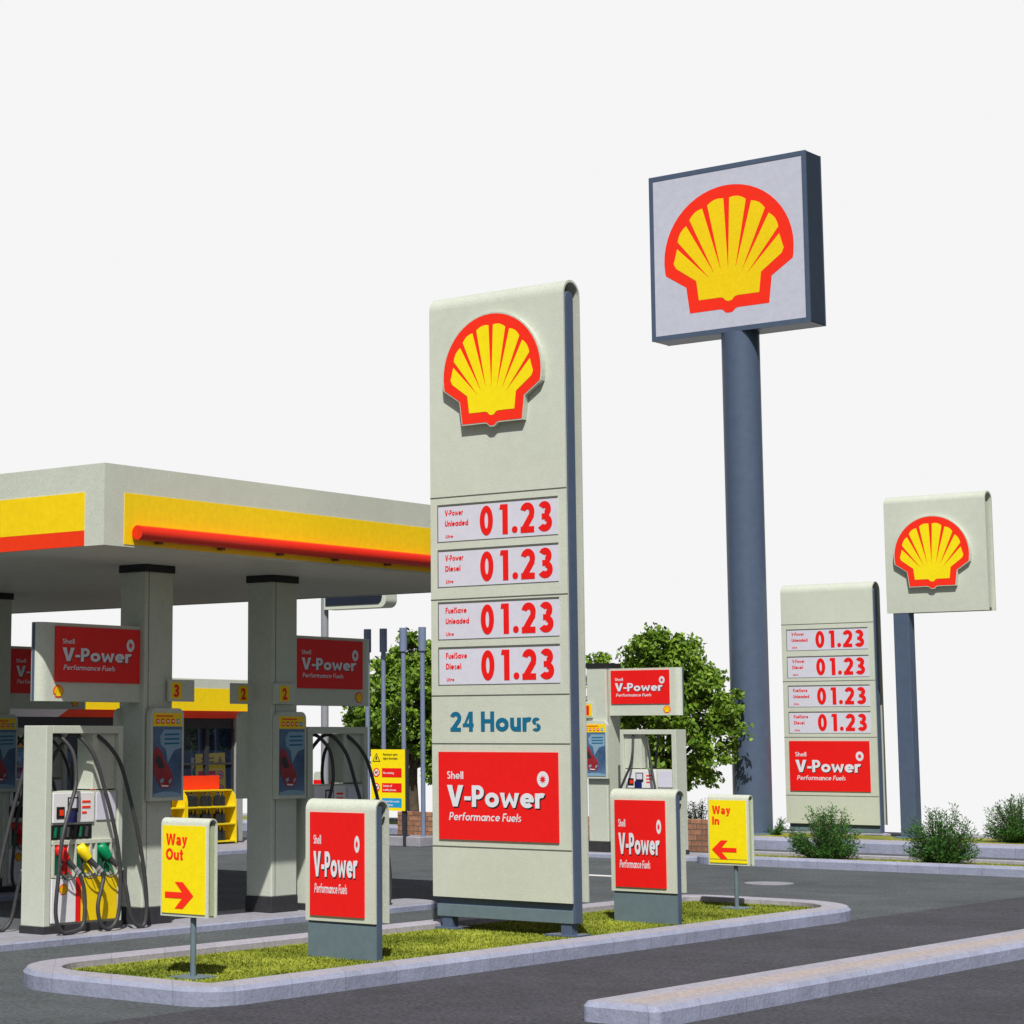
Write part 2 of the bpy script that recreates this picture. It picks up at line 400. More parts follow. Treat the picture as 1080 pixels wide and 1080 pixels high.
def price_row(parent, x0, z0, w, h, y, name1, name2):
    # dark bars stand in for recess shade above and left of the flat panel
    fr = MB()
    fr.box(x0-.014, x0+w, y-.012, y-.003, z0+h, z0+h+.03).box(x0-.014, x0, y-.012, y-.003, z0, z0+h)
    pr = MB().box(x0, x0+w, y-.010, y-.003, z0, z0+h).build('price_panel', LILAC, parent)
    fr.build('recess_shade', mat_seam_shade, pr)
    mb = MB(); Y = y-.014
    put = lambda s,u,v,wd,cap,wt=.2: mb.flat(words(s, x0+u*w, z0+v*h, wd*w, cap*h, wt), Y, 0)
    for tx,u,v,wd,cp in ((name1,.06,.73,.155 if name1 == 'V-Power' else .18,.165),(name2,.06,.43,.20 if name2 == 'Unleaded' else .13,.165),('Litre',.065,.10,.065,.09)):
        mb = MB(); put(tx, u, v, wd, cp, .20); mb.build('fuel_name_lettering', RED, pr, fix=False)
    mb = MB()
    for c,u,wd in (('0',.352,.112),('1',.518,.070),('2',.690,.118),('3',.832,.118)):
        put(c, u+.006, .095, wd, .845, .23)
    mb.flat([[(x0+.650*w+.024*w*math.cos(2*PI*i/16), z0+.11*h+.024*w+.024*w*math.sin(2*PI*i/16)) for i in range(16)]], Y, 0)
    mb.build('price_digits', RED, pr, fix=False)
    return pr

def price_tower(loc, W, H, bottom, D, rows, lines, zlogo=None, hours=None, ad=None, label='', feet=True, foot=.0):
    """front at local y=0, extends to +D"""
    t = empty('price_tower', loc, 0, label, 'price sign')
    arc_poly_sheet(t, 0, W, 0, D, bottom, H, .028*W/2)
    c = MB(); tt = .028*W/2
    ya, yb = tt+.028, D*.58; hw = (yb-ya)/2
    poly = [(ya,foot+.10),(yb,foot+.10)]+[((ya+yb)/2+hw*math.cos(PI*i/8), H-D*.62+hw*math.sin(PI*i/8)) for i in range(9)]
    c.prism(poly, 'x', .06, W+.004, 0)
    c.build('core', GREYP, t, .006)
    b = MB().box(.05, W-.012, .030, .055, foot+.10, bottom-.10)
    b.build('base_rail', TEAL, t, .005)
    if feet:
        for xx in (.12, W-.22):
            f = MB().box(xx, xx+.17, .05, .20, .03, foot+.10).box(xx-.22, xx+.30, -.03, .32, -.02, .035)
            f.build('foot', GREYP, t, .004)
    g = MB()
    for z in lines:
        g.box(-.001, W+.001, -.0035, .012, z-.008, z+.008)
    g.build('seam', mat_seam_shade, t)
    w2 = W*.88; xo = W*.062
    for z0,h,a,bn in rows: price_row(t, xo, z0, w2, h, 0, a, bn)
    if zlogo: emblem(t, W/2, zlogo[0], zlogo[1], -.003, .09, kz=zlogo[2])
    if hours:
        mb = MB(); mb.flat(words('24 Hours', W*.14, hours[0], W*.66, hours[1], .215, 0, .075), -.006, 0)
        mb.build('opening_hours_lettering', BLUET, t, fix=False)
    if ad: promo(t, W*.055, ad[0], W*.865, ad[1]-ad[0], -.003)
    return t
mat_seam_shade = mat('panel seam and recess shade', (.10,.105,.09), .7, .1, 10)  # colours the seams, and the bars that stand in for recess shade

# ------------------------------------------------------------------ SETTING
def rrect(x0,x1,y0,y1,r,n=10):
    P = []
    r = [max(q, .01) for q in (r if isinstance(r, (list,tuple)) else [r]*4)]
    for (cx,cy,a),r in (((x1-r[0],y1-r[0],0),r[0]),((x0+r[1],y1-r[1],90),r[1]),((x0+r[2],y0+r[2],180),r[2]),((x1-r[3],y0+r[3],270),r[3])):
        for i in range(n+1):
            q = math.radians(a+90*i/n); P.append((cx+r*math.cos(q), cy+r*math.sin(q)))
    return P
def kerbed(name, x0,x1,y0,y1,r,w,h,hin,ch=.05, matin=None, inname='grass', lab=None, top=KTOP):
    if not isinstance(r, tuple): r = (r,)*4
    rings = [(0,0),(0,h-ch),(ch*.9,h),(w-.01,h),(w,h-.01),(w,hin-.03)]
    mb = MB(); R = [[(x,y,z) for x,y in rrect(x0+d,x1-d,y0+d,y1-d,[max(q-d,.02) for q in r])] for d,z in rings]
    n = len(R[0])
    for k in range(len(R)-1):
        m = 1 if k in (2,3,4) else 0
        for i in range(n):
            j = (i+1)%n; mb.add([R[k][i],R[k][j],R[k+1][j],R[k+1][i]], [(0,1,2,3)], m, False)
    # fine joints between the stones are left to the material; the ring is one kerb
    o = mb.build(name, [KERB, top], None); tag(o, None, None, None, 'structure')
    inner = rrect(x0+w,x1-w,y0+w,y1-w,[max(q-w,.02) for q in r])
    m2 = MB(); m2.add([(x,y,hin) for x,y in inner], [tuple(range(len(inner)))])
    g = m2.build(inname, matin or GRASSB, None); tag(g, None, None, None, 'structure')
    if g.data.polygons[0].normal.z < 0: g.data.flip_normals()
    return o

ground = MB().box(-95, 30, -25, 56.1, -.3, 0).build('ground', ASPH); tag(ground, kind='structure')
kerbed('kerb_island', -19.72,-16.07,17.55,33.15,(1.6,.7,1.3,.5),.44,.20,.12)
kerbed('kerb_median', -12.60,-11.71,19.14,52.,.10,.28,.20,.195, matin=PEB, inname='kerb_paving')
# pump islands
def pump_island(name, x0,x1,y0,y1,r):
    mb = MB(); out = rrect(x0,x1,y0,y1,r); inn = rrect(x0+.02,x1-.02,y0+.02,y1-.02,r-.02); n = len(out)
    for (A,za),(B,zb) in (((out,0),(out,.08)),((out,.08),(inn,.10))):
        for i in range(n):
            j = (i+1)%n; mb.add([(*A[i],za),(*A[j],za),(*B[j],zb),(*B[i],zb)], [(0,1,2,3)], 0)
    mb.add([(*p,.10) for p in inn], [tuple(range(n))], 1)
    o = mb.build(name, [KERB, PAVE]); tag(o, kind='structure'); return o
pump_island('pavement', -23.95,-22.42,19.0,30.4,.75)
pump_island('pavement', -30.65,-29.12,19.0,30.4,.75)
pump_island('pavement', -32.5,-26.35,44.75,46.5,.3)
pump_island('pavement', -45.5,-36.4,24,45.6,.2)
kerbed('kerb_middle_strip', -26.0,30,43.93,46.3,.55,.32,.20,.13)
kerbed('kerb_far_strip', -58,30,50.6,56.05,.4,1.1,.27,.22)

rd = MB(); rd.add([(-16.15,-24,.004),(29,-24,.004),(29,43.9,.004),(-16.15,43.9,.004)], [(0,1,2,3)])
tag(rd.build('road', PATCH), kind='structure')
# painted markings
mk = MB(); mk.add([(-27.2,38.85,.004),(-24.1,38.85,.004),(-24.1,39.2,.004),(-27.2,39.2,.004)], [(0,1,2,3)])
tag(mk.build('road_marking', WHITE), kind='structure')
mk = MB().prism([(-21.32+.47*math.cos(2*PI*i/40), 39.0+.47*math.sin(2*PI*i/40)) for i in range(40)], 'z', .001, .012)
tag(mk.build('manhole_cover', PAVE), 'pale round cover set in the asphalt behind the yellow way in sign', 'manhole cover')

# grass blades
def grass(area, n, z, hgt=.032):
    x0,x1,y0,y1 = area; V = []; F = []
    for i in range(n):
        x = random.uniform(x0,x1); y = random.uniform(y0,y1); a = random.uniform(0,PI); w = .010; h = hgt*random.uniform(.4,1.)
        dx = math.cos(a)*w; dy = math.sin(a)*w; lx = random.uniform(-.03,.03); ly = random.uniform(-.03,.03)
        b = len(V); V += [(x-dx,y-dy,z),(x+dx,y+dy,z),(x+lx,y+ly,z+h)]; F.append((b,b+1,b+2))
    mb = MB(); mb.v = V; mb.f = F; mb.m = [0]*len(F); mb.sm = [False]*len(F)
    return mb
g1 = grass((-19.2,-16.58,18.05,32.6), 60000, .12)
g2 = grass((-25.6,-10,44.3,45.95), 14000, .13)
g1.add(g2.v, g2.f)
o = g1.build('grass_blades', BLADE, fix=False); tag(o, kind='stuff'); o['label'] = 'short yellow green grass on the kerbed islands'

# ------------------------------------------------------------------ CANOPY
CX0, CX1, CY0, CY1, ZS, ZT = -37.5, -21.03, 20.80, 31.55, 5.29, 6.38
can = empty('canopy', ((CX0+CX1)/2, (CY0+CY1)/2, 0), 0, 'flat white forecourt roof with yellow and red fascia on square columns', 'canopy')
ox, oy = -(CX0+CX1)/2, -(CY0+CY1)/2
def cb(mb, x0,x1,y0,y1,z0,z1,m=0): return mb.box(x0+ox,x1+ox,y0+oy,y1+oy,z0,z1,m)
f = MB(); t = .05
cb(f,CX0,CX1,CY0,CY0+t,ZS,ZT); cb(f,CX0,CX1,CY1-t,CY1,ZS,ZT); cb(f,CX1-t,CX1,CY0+t,CY1-t,ZS,ZT); cb(f,CX0,CX0+t,CY0+t,CY1-t,ZS,ZT)
cb(f,CX0+t,CX1-t,CY0+t,CY1-t,ZT-.12,ZT-.06)
f.build('fascia', CREAM, can)
s = MB(); cb(s,CX0+t+.002,CX1-t-.002,CY0+t+.002,CY1-t-.002,ZS+.012,ZS+.06)
s.build('soffit', SOFF, can)
y = MB(); cb(y,CX0+.4,CX1-.37,CY0-.008,CY0,5.50,6.01); y.build('yellow_band', YEL, can)
y = MB(); cb(y,CX0+.4,CX1-.37,CY0-.010,CY0,ZS+.004,5.497); y.build('red_band', ORED, can)
y = MB(); cb(y,CX1,CX1+.008,CY0+.37,CY1-.37,ZS+.03,6.01); y.build('yellow_band', YEL, can)
y = MB(); cb(y,CX0+.4,CX1-.4,CY1,CY1+.01,ZS+.01,5.5); y.build('red_band', ORED, can)
tb = MB(); tb.tube([(CX1+.12+ox,CY0+.50+oy,5.48),(CX1+.12+ox,CY1-.6+oy,5.48)], .098, 24)
o = tb.build('light_tube', mat('deep red tube', (.72,.022,.006), .35), can)
br = MB()
yy = CY0+.95
BRK = mat('bracket brown', (.20,.09,.03), .6)
while yy < CY1-.8: cb(MB(),CX1+.009,CX1+.10,yy,yy+.07,5.355,5.40).build('tube_bracket', BRK, can); yy += 1.25
COLS = [(-23.54,-23.03,23.64,24.24),(-23.58,-23.06,26.52,27.12),(-30.18,-29.7,23.67,24.24),(-30.18,-29.7,26.53,27.12)]
def column(parent, x0,x1,y0,y1,zt,ox=0,oy=0,name='column'):
    c = MB().box(x0+ox,x1+ox,y0+oy,y1+oy,.34,zt-.10)
    co = c.build(name, CREAM, parent, .018)
    # vertical cladding joint
    j = MB().box(x1+ox-.002,x1+ox+.003,y0+oy+.075,y0+oy+.085,.35,zt-.11); j.build('joint', mat_seam_shade, co)
    MB().box(x0+ox-.012,x1+ox+.012,y0+oy-.012,y1+oy+.012,.10,.34).build('plinth', DARK, co, .006)
    MB().box(x0+ox-.02,x1+ox+.02,y0+oy-.02,y1+oy+.02,zt-.11,zt).build('cap', CAPM, co, .004)
    return co
for c in COLS: column(can, *c, ZS+.01, ox, oy)

# ------------------------------------------------------------------ column furniture
def arm_sign(loc, rz, label, flip=False, L_=2.02, logo_free=True):
    """horizontal fold sign; local x runs along the arm, root at x=0, free rounded end at x=L_; faces -y and +y"""
    t = empty('advert_sign', loc, rz, label, 'advertising sign', 'red adverts hung from the columns')
    D = .26; H = 1.10; th = .02; n = 10
    def prof(d, e):
        r = D/2-d; P = [(0,-r)]+[(L_-.16+(.16-d)*math.sin(PI*i/n), -r*math.cos(PI*i/n)) for i in range(n+1)]+[(0,r)]
        return P
    o_, i_ = prof(0,0), prof(th,0); mb = MB(); N_ = len(o_)
    for A in (o_, i_):
        for k in range(N_-1): mb.add([(*A[k],0),(*A[k+1],0),(*A[k+1],H),(*A[k],H)], [(0,1,2,3)], 0, True)
    for z in (0,H):
        for k in range(N_-1): mb.add([(*o_[k],z),(*o_[k+1],z),(*i_[k+1],z),(*i_[k],z)], [(0,1,2,3)], 0)
    sh = mb.build('folded_sheet', CREAM, t)
    bm = bmesh.new(); bm.from_mesh(sh.data); bmesh.ops.remove_doubles(bm, verts=bm.verts, dist=1e-4); bmesh.ops.recalc_face_normals(bm, faces=bm.faces)
    for e in bm.edges:
        if len(e.link_faces) == 2 and e.calc_face_angle(0) > .6: e.smooth = False
    bm.to_mesh(sh.data); bm.free()
    MB().box(.0,L_-.12,-D/2+th+.01,D/2-th-.01,.02,H-.02).build('core', GREYP, t)
    MB().box(L_-.006,L_+.006,-.022,.022,.01,H-.01).build('end_strip', GREYP, t)
    return t
def dress_arm(t, reverse, L_=2.02):
    """panels on the -y face and the +y face"""
    for mir in (False, True):
        # mir=False: reads left to right along +x seen from -y
        root_left = not mir
        w = L_-.33; x0 = .05 if root_left else -(.05+w)
        promo(t, x0, .27, w, .78, -.1325, mir)
        cx = (L_-.36) if root_left else -(L_-.36)
        emblem(t, cx, .055, .20, -.1325, 0, mir, 'shell_emblem')
    return t
def column_poster(loc, rz, label, grp='poster frames on the columns'):
    """frame on a column face, front at -y; rounded upper corners"""
    t = empty('poster_frame', loc, rz, label, 'poster frame', grp)
    W, H = .70, 1.34
    P = [(0,0),(W,0)]+[(W-.11+.11*math.cos(PI/2*i/6), H-.11+.11*math.sin(PI/2*i/6)) for i in range(7)]+[(.11-.11*math.sin(PI/2*i/6), H-.11+.11*math.cos(PI/2*i/6)) for i in range(7)]
    MB().prism(P, 'y', -.09, 0).build('frame', CREAM, t, .006)
    pr = MB().box(.05,W-.05,-.098,-.089,.06,H-.27).build('poster', PHOTO, t)
    a = MB(); Y = -.102; fx = lambda u,v: (.05+u*(W-.10), .06+v*(H-.33))
    sc = lambda Q: [fx(*q) for q in Q]
    a.flat([sc([(.22,.86),(.36,.96),(.98,.96),(.98,.70),(.72,.66),(.50,.48),(.42,.68),(.25,.74)])], Y, 0)
    a.flat([sc([(0,.04),(.35,.075),(.7,.07),(1,.04),(1,0),(0,0)])], Y, 0)
    for k in range(3): a.flat([sc([(.38,.90-.065*k),(.90,.905-.065*k),(.90,.88-.065*k),(.38,.875-.065*k)])], Y-.003, 2)
    a.flat([sc([(.02,.66),(.10,.72),(.25,.66),(.38,.52),(.60,.38),(.68,.28),(.66,.18),(.52,.12),(.26,.13),(.14,.22),(.03,.34)])], Y-.003, 1)
    a.flat([sc([(.06,.50),(.12,.60),(.26,.55),(.38,.42),(.20,.40)])], Y-.006, 3)
    a.flat([sc([(.22,.24),(.34,.27),(.36,.22),(.25,.19)])], Y-.006, 0); a.flat([sc([(.52,.22),(.62,.27),(.63,.22),(.55,.18)])], Y-.006, 0)
    a.flat([sc([(.26,.17),(.54,.16),(.50,.14),(.30,.145)])], Y-.006, 4)
    a.build('poster_print', [LBLUE, CARRED, BLUET, FRAME, WHITE], pr, fix=False)
    yb = MB().box(.05,W-.05,-.098,-.089,H-.26,H-.07).build('price_strip', YEL, t)
    b = MB()
    for k in range(5):
        x = .10+k*.108
        b.flat([[(x,H-.225),(x+.065,H-.225),(x+.065,H-.155),(x,H-.155)]], Y, 1 if k == 4 else 0)
        b.flat([[(x+.015,H-.205),(x+.05,H-.205),(x+.05,H-.175),(x+.015,H-.175)]], Y-.003, 2)
    b.flat([[(.10,H-.125),(.46,H-.125),(.46,H-.105),(.10,H-.105)]], Y, 0)
    b.build('price_print', [ORED, BLUEP, WHITE], yb, fix=False)
    return t
def number_plate(loc, rz, num, label, W=.55, H=.32):
    t = empty('number_plate', loc, rz, label, 'pump number')
    MB().box(0,W,-.04,0,0,H).build('plate', CREAM, t, .005)
    u = W/2-.12 if num != '3' else .04
    if W < .3: u = .01
    yp = MB().box(u,u+.23,-.046,-.039,.04,H-.04).build('number_panel', YEL, t)
    m = MB(); addfont(m, num, u+.06 if num != '1' else u+.075, .075, H-.15, -.05, 0, .11 if num != '1' else .08, .045)
    m.build('numeral', RED, yp, fix=False)
    return t

# signs face +x in the two rows under the roof: rotate local -y to +x (rz=90deg): local x -> +Y
A = arm_sign((-23.24, 23.655, 3.28), -PI/2, 'red advert reaching towards the viewer from the nearest column, left of plate 3')
dress_arm(A, False)
A = arm_sign((-23.29, 27.135, 3.28), PI/2, 'red and white petrol advert right of the second column, above pump 2')
dress_arm(A, False)
A = arm_sign((-29.94, 27.135, 3.28), PI/2, 'red petrol advert partly hidden at the far left, behind the nearest advert sign')
dress_arm(A, False)
A = arm_sign((-28.88, 45.50, 3.27), 0, 'sunlit red and white petrol advert on the free standing pillar in front of the tree', L_=1.92)
dress_arm(A, False, 1.92)

column_poster((-22.995, 23.66, 1.86), PI/2, 'poster frame with a red car on the nearest column, above the way out sign')
column_poster((-23.045, 26.52, 1.83), PI/2, 'poster frame with a red car on the second column, left of the red advert')
column_poster((-29.695, 26.52, 1.83), PI/2, 'poster frame at the far left edge, on the back row column')
column_poster((-29.52, 45.225, 1.80), 0, 'sunlit poster frame with a red car low on the free standing pillar')
column_poster((-23.49, 24.26, 1.86), -PI/2, 'back to back poster frame on the hidden face of the nearest column')
column_poster((-23.54, 27.02, 1.83), -PI/2, 'poster frame seen edge on at the left of the second column')
number_plate((-22.99, 24.08, 3.30), PI/2, '3', 'grey plate with a yellow panel reading 3 on the nearest column')
number_plate((-23.50, 26.02, 3.29), PI/2, '2', 'grey plate reading 2 that sticks out left of the second column')
number_plate((-23.04, 26.50, 3.29), PI/2, '2', 'grey plate reading 2 mounted on the front of the second column', .50)
number_plate((-29.50, 45.22, 3.22), 0, '1', 'small yellow plate reading 1 on the free standing pillar', .25, .36)

# free standing pillar
pl = empty('pillar', (-29.16,45.54,0), 0, 'free standing cream square pillar with dark cap, right of the tall price tower', 'pillar')
column(pl, -29.43,-28.89,45.23,45.85,4.50, 29.16,-45.54, 'shaft')

# ------------------------------------------------------------------ fuel pumps
def smooth_path(P, n=7):
    out = []; P = [Vector(p) for p in P]
    for i in range(len(P)-1):
        p0, p1, p2, p3 = P[max(i-1,0)], P[i], P[i+1], P[min(i+2,len(P)-1)]
        for k in range(n):
            t = k/n
            out.append(.5*((2*p1)+(-p0+p2)*t+(2*p0-5*p1+4*p2-p3)*t*t+(-p0+3*p1-3*p2+p3)*t**3))
    out.append(P[-1]); return out
PW, PD, PH = 1.51, .46, 2.84
def make_pump():
    t = empty('fuel_pump', (0,0,0), 0, 'x', 'fuel pump', 'fuel pumps on the forecourt islands')
    MB().box(-.015,PW+.015,-.015,PD+.015,0,.10).build('plinth', DARK, t, .005)
    MB().box(0,.12,0,PD,.10,PH).build('side_panel', CREAM, t, .01)
    MB().box(PW-.09,PW,0,PD,.10,PH).build('side_panel', CREAM, t, .01)
    MB().box(.12,PW-.09,.0,PD,PH-.11,PH).build('top_beam', CREAM, t, .008)
    MB().box(.97,PW-.092,.07,PD-.07,1.95,PH-.112).build('hose_mast', CREAM, t, .006)
    MB().box(.122,PW-.092,.03,PD-.03,.10,1.93).build('body', CREAM, t, .006)
    return t
def pump_side(t, mir):
    """one working face; mir turns it half a turn onto the back"""
    def T(mb):
        if mir: mb.v = [(PW-x, PD-y, z) for x,y,z in mb.v]
        return mb
    sp = T(MB().box(.15,.94,.0,.03,1.50,1.91)).build('display_panel', WHITE, t, .006)
    d = MB()
    d.box(.42,.62,-.008,.001,1.64,1.85,0); d.box(.21,.36,-.008,.001,1.56,1.72,0); d.box(.40,.58,-.03,.0,1.50,1.66,1)
    T(d).build('card_reader', [BLACK, mat_navy], sp)
    e = MB(); e.box(.44,.60,-.012,-.007,1.70,1.83,0)
    T(e).build('screen', LILAC, sp)
    r = MB()
    for k in range(3): T(MB().box(.70,.70+(.16 if k < 2 else .09),-.006,.001,1.77-k*.075,1.80-k*.075)).build('fuel_label', ORED, sp)
    r.box(.26,.34,-.012,.0,1.60,1.68)
    T(r).build('keypad', ORED, sp)
    T(MB().box(1.0,PW-.13,.012,.03,1.52,1.90)).build('blank_panel', LILAC, t, .004)
    s = MB().box(.14,.92,.025,.0305,1.27,1.47)
    T(s).build('storage_slot', BLACK, t)
    c = MB()
    for k,m in enumerate((0,0,1,1,0,1)): c.tube([(.20+k*.12,.012,1.30),(.22+k*.12,.012,1.44)], .028, 6, m)
    T(c).build('slot_contents', [DGREEN, DARK], t)
    T(MB().box(.14,PW-.10,-.012,.03,1.20,1.26)).build('shelf', CREAM, t, .005)
    for k,(nm,pm,x) in enumerate((('red',REDP,.28),('yellow',YELP,.70),('green',GREENP,1.10))):
        bt = MB(); bt.box(x-.10,x+.05,.008,.0306,.78,1.18,0); bt.box(x+.055,x+.16,.012,.0306,.80,1.18,1)
        T(bt).build('nozzle_recess', [DGREEN, pm], t)
        fr = MB(); fr.box(x-.13,x-.10,-.01,.03,.76,1.20); fr.box(x+.16,x+.19,-.01,.03,.76,1.20); fr.box(x-.10,x+.16,-.01,.03,.75,.785)
        T(fr).build('recess_frame', CREAM, t)
    dr = T(MB().box(.14,.60,-.004,.03,.14,.74)).build('lower_door', WHITE, t, .004)
    T(MB().box(.60,.70,-.004,.03,.14,.74)).build('red_stripe', RED, t)
    T(MB().box(.70,PW-.10,-.004,.03,.14,.74)).build('yellow_door', YEL, t, .004)
    emblem_at(t, .36, .52, .17, mir)
    # nozzles and hoses
    hoses = [ [(.30,.20,2.72),(.33,.06,2.68),(.42,-.10,2.45),(.40,-.18,2.05),(.25,-.22,1.70),(.08,-.26,1.30),(.0,-.28,.80),(-.04,-.28,.30),(.06,-.29,.055),(.30,-.27,.035),(.50,-.25,.10),(.56,-.23,.35),(.56,-.20,.62),(.50,-.165,.82)],
              [(.62,.20,2.72),(.70,.06,2.68),(.84,-.10,2.40),(.96,-.18,1.95),(1.08,-.24,1.50),(1.18,-.27,1.0),(1.20,-.28,.50),(1.14,-.28,.16),(.99,-.27,.03),(.84,-.26,.12),(.80,-.24,.35),(.90,-.21,.60),(.96,-.18,.72),(.93,-.165,.82)],
              [(1.00,.20,2.72),(1.10,.04,2.66),(1.30,-.12,2.35),(1.44,-.20,1.85),(1.56,-.25,1.35),(1.66,-.28,.85),(1.72,-.29,.35),(1.68,-.29,.06),(1.56,-.28,.035),(1.44,-.26,.18),(1.38,-.23,.50),(1.36,-.19,.70),(1.33,-.165,.82)] ]
    for (nm,pm,x),hp in zip((('red',REDP,.28),('yellow',YELP,.70),('green',GREENP,1.10)), hoses):
        n = MB()
        # body slopes from the hood in the recess down and outward to the swivel
        a = Vector((x,.0,1.10)); b = Vector((hp[-1][0], hp[-1][1], hp[-1][2]))
        d = b-a
        n.tube([a+d*.25, a+d*.45, a+d*.8], [.048,.042,.034], 8, 0)
        n.tube([a+Vector((0,.01,.02)), a+Vector((.0,.02,-.30))], .014, 6, 0)       # spout in the recess
        g = [a+d*.35+Vector((-.02,.03,-.03)), a+d*.3+Vector((-.06,.03,-.14)), a+d*.6+Vector((-.07,.04,-.20)), a+d*.95+Vector((-.05,.03,-.08)), a+d*.9]
        n.tube(smooth_path(g,4), .011, 5, 0)                                              # lever guard
        T(n); nz = n.build('nozzle', RUB, t)
        hd = MB(); hd.tube([a+Vector((-.05,.03,.035)), a+Vector((-.02,.0,.045)), a+d*.16+Vector((0,0,.01)), a+d*.38], [.045,.085,.082,.058], 10, 0)
        T(hd); hd.build('hood', pm, nz)
        sw = MB(); sw.tube([a+d*.80, a+d*.90], .044, 10, 0); sw.tube([a+d*.93, a+d*1.03], .040, 10, 0)
        T(sw); sw.build('swivel', CHROME, nz)
        lv = MB(); lv.tube([a+d*.35+Vector((-.03,.02,-.05)), a+d*.8+Vector((-.05,.02,-.08))], .009, 5, 0)
        T(lv); lv.build('trigger', pm, nz)
        h = MB(); h.tube(smooth_path(hp), .029, 8, 0)
        T(h); h.build('hose', RUB, t)
def emblem_at(t, cx, z0, w, mir):
    k = w/4.; mb = MB()
    yy = -.005
    o = [(cx+x*k, z0+z*k) for x,z in shell_outer()]; i = [(cx+x*k, z0+z*k) for x,z in shell_inner()]
    v, f = union([o]); a = [(x,yy-.003,z) for x,z in v]
    v2, f2 = union([i]); b = [(x,yy-.006,z) for x,z in v2]
    if mir: a = [(PW-x,PD-y,z) for x,y,z in a]; b = [(PW-x,PD-y,z) for x,y,z in b]
    mb.add(a, f, 0); mb.add(b, f2, 1)
    return mb.build('shell_emblem', [SRED, YEL], t, fix=False)
mat_navy = mat('navy plastic', (.01,.02,.12), .4)
P0 = make_pump(); pump_side(P0, False); pump_side(P0, True)
P0.location = (-22.98, 21.67, .10); P0.rotation_euler.z = PI/2
P0['label'] = 'nearest fuel pump on the left with red, yellow and green nozzles'
def place_pump(x, y, rz, label):
    c = copy_tree(P0); c.location = (x,y,.10); c.rotation_euler.z = rz; c['label'] = label; return c
place_pump(-22.98, 27.30, PI/2, 'shaded fuel pump behind the left standing red advert, right of the second column')
place_pump(-29.68, 27.00, PI/2, 'fuel pump of the back row glimpsed at the far left behind the nearest pump')
PR = place_pump(-26.98, 45.62, PI, 'sunlit fuel pump under the tree, behind the right standing red advert')

for q in list(PR.children):
    if q.name.startswith('hose') and not q.name.startswith('hose_mast') and ((min(v.co.x for v in q.data.vertices) < -.12 and max(v.co.y for v in q.data.vertices) > PD) or (min(v.co.x for v in q.data.vertices) < 0 and min(v.co.y for v in q.data.vertices) < -.1)):
        bpy.data.objects.remove(q)
# ------------------------------------------------------------------ price towers
rows = [(5.545,.50,'V-Power','Unleaded'),(4.90,.50,'V-Power','Diesel'),(4.155,.50,'FuelSave','Unleaded'),(3.515,.50,'FuelSave','Diesel')]
price_tower((-19.33,25.69,.12), 2.33, 9.0, .45, .42,
    [(z-.12,h,a,b) for z,h,a,b in rows], [6.18-.12,4.72-.12,3.36-.12,2.69-.12,1.265-.12],
    zlogo=(7.19-.12,1.68,1.07), hours=(2.86-.12,.275), ad=(1.365-.12,2.575-.12),
    label='tall cream price tower with shell emblem and 24 Hours, on the near grass island', foot=.08)
k2 = 2.74/2.33
price_tower((-29.46,54.96,.2), 2.70, 6.66, .28, .46,
    [(5.08-.2,.54,'V-Power','Unleaded'),(4.35-.2,.54,'V-Power','Diesel'),(3.57-.2,.54,'FuelSave','Unleaded'),(2.87-.2,.54,'FuelSave','Diesel')],
    [5.78-.2,4.25-.2,2.76-.2,1.22-.2], ad=(1.34-.2,2.66-.2),
    label='shorter cream price tower without emblem, behind the shrubs at the right', foot=-.02)

DSL = mat('dark slate box', (.030,.042,.066), .45, .06, 6, .03, grain=.05)  # sign box set darker than its slate blue frame
# ------------------------------------------------------------------ big square emblem sign on a round pole
bs = empty('pole_sign', (-29.83,53.64,.22), 0, 'huge square shell emblem sign on a thick round slate pole', 'pole sign')
hb = MB()
w = 2.44; y0, y1, z0, z1 = -.44, .44, 13.45, 18.13
hb.box(-w,w,y0+.03,y1-.03,z0,z1)
box = hb.build('sign_box', DSL, bs, .03)
fr = MB(); fw = .13
for yy0,yy1 in ((y0,y0+.03),(y1-.03,y1)):
    fr.box(-w,w,yy0,yy1,z1-fw,z1); fr.box(-w,w,yy0,yy1,z0,z0+fw); fr.box(-w,-w+fw,yy0,yy1,z0+fw,z1-fw); fr.box(w-fw,w,yy0,yy1,z0+fw,z1-fw)
fr.build('frame', GREYP, box)
fc = MB().box(-w+fw,w-fw,y0+.012,y0+.03,z0+fw,z1-fw); fc.build('sign_face', BIGF, bs)
fc = MB().box(-w+fw,w-fw,y1-.03,y1-.012,z0+fw,z1-fw); fc.build('sign_face', BIGF, bs)
emblem(bs, .01, 14.33-.22, 4.0, y0+.012, 0, False, redm=SRED); emblem(bs, .01, 14.33-.22, 4.0, y0+.012, 0, True, redm=SRED)
p = MB(); p.tube([(.09,0,0),(.09,0,13.45)], .515, 40); p.build('pole', GREYP, bs)
MB().prism([(.09+.62*math.cos(2*PI*i/32), .66*math.sin(2*PI*i/32)) for i in range(32)], 'z', -.01, .05).build('base_plate', TEAL, bs)

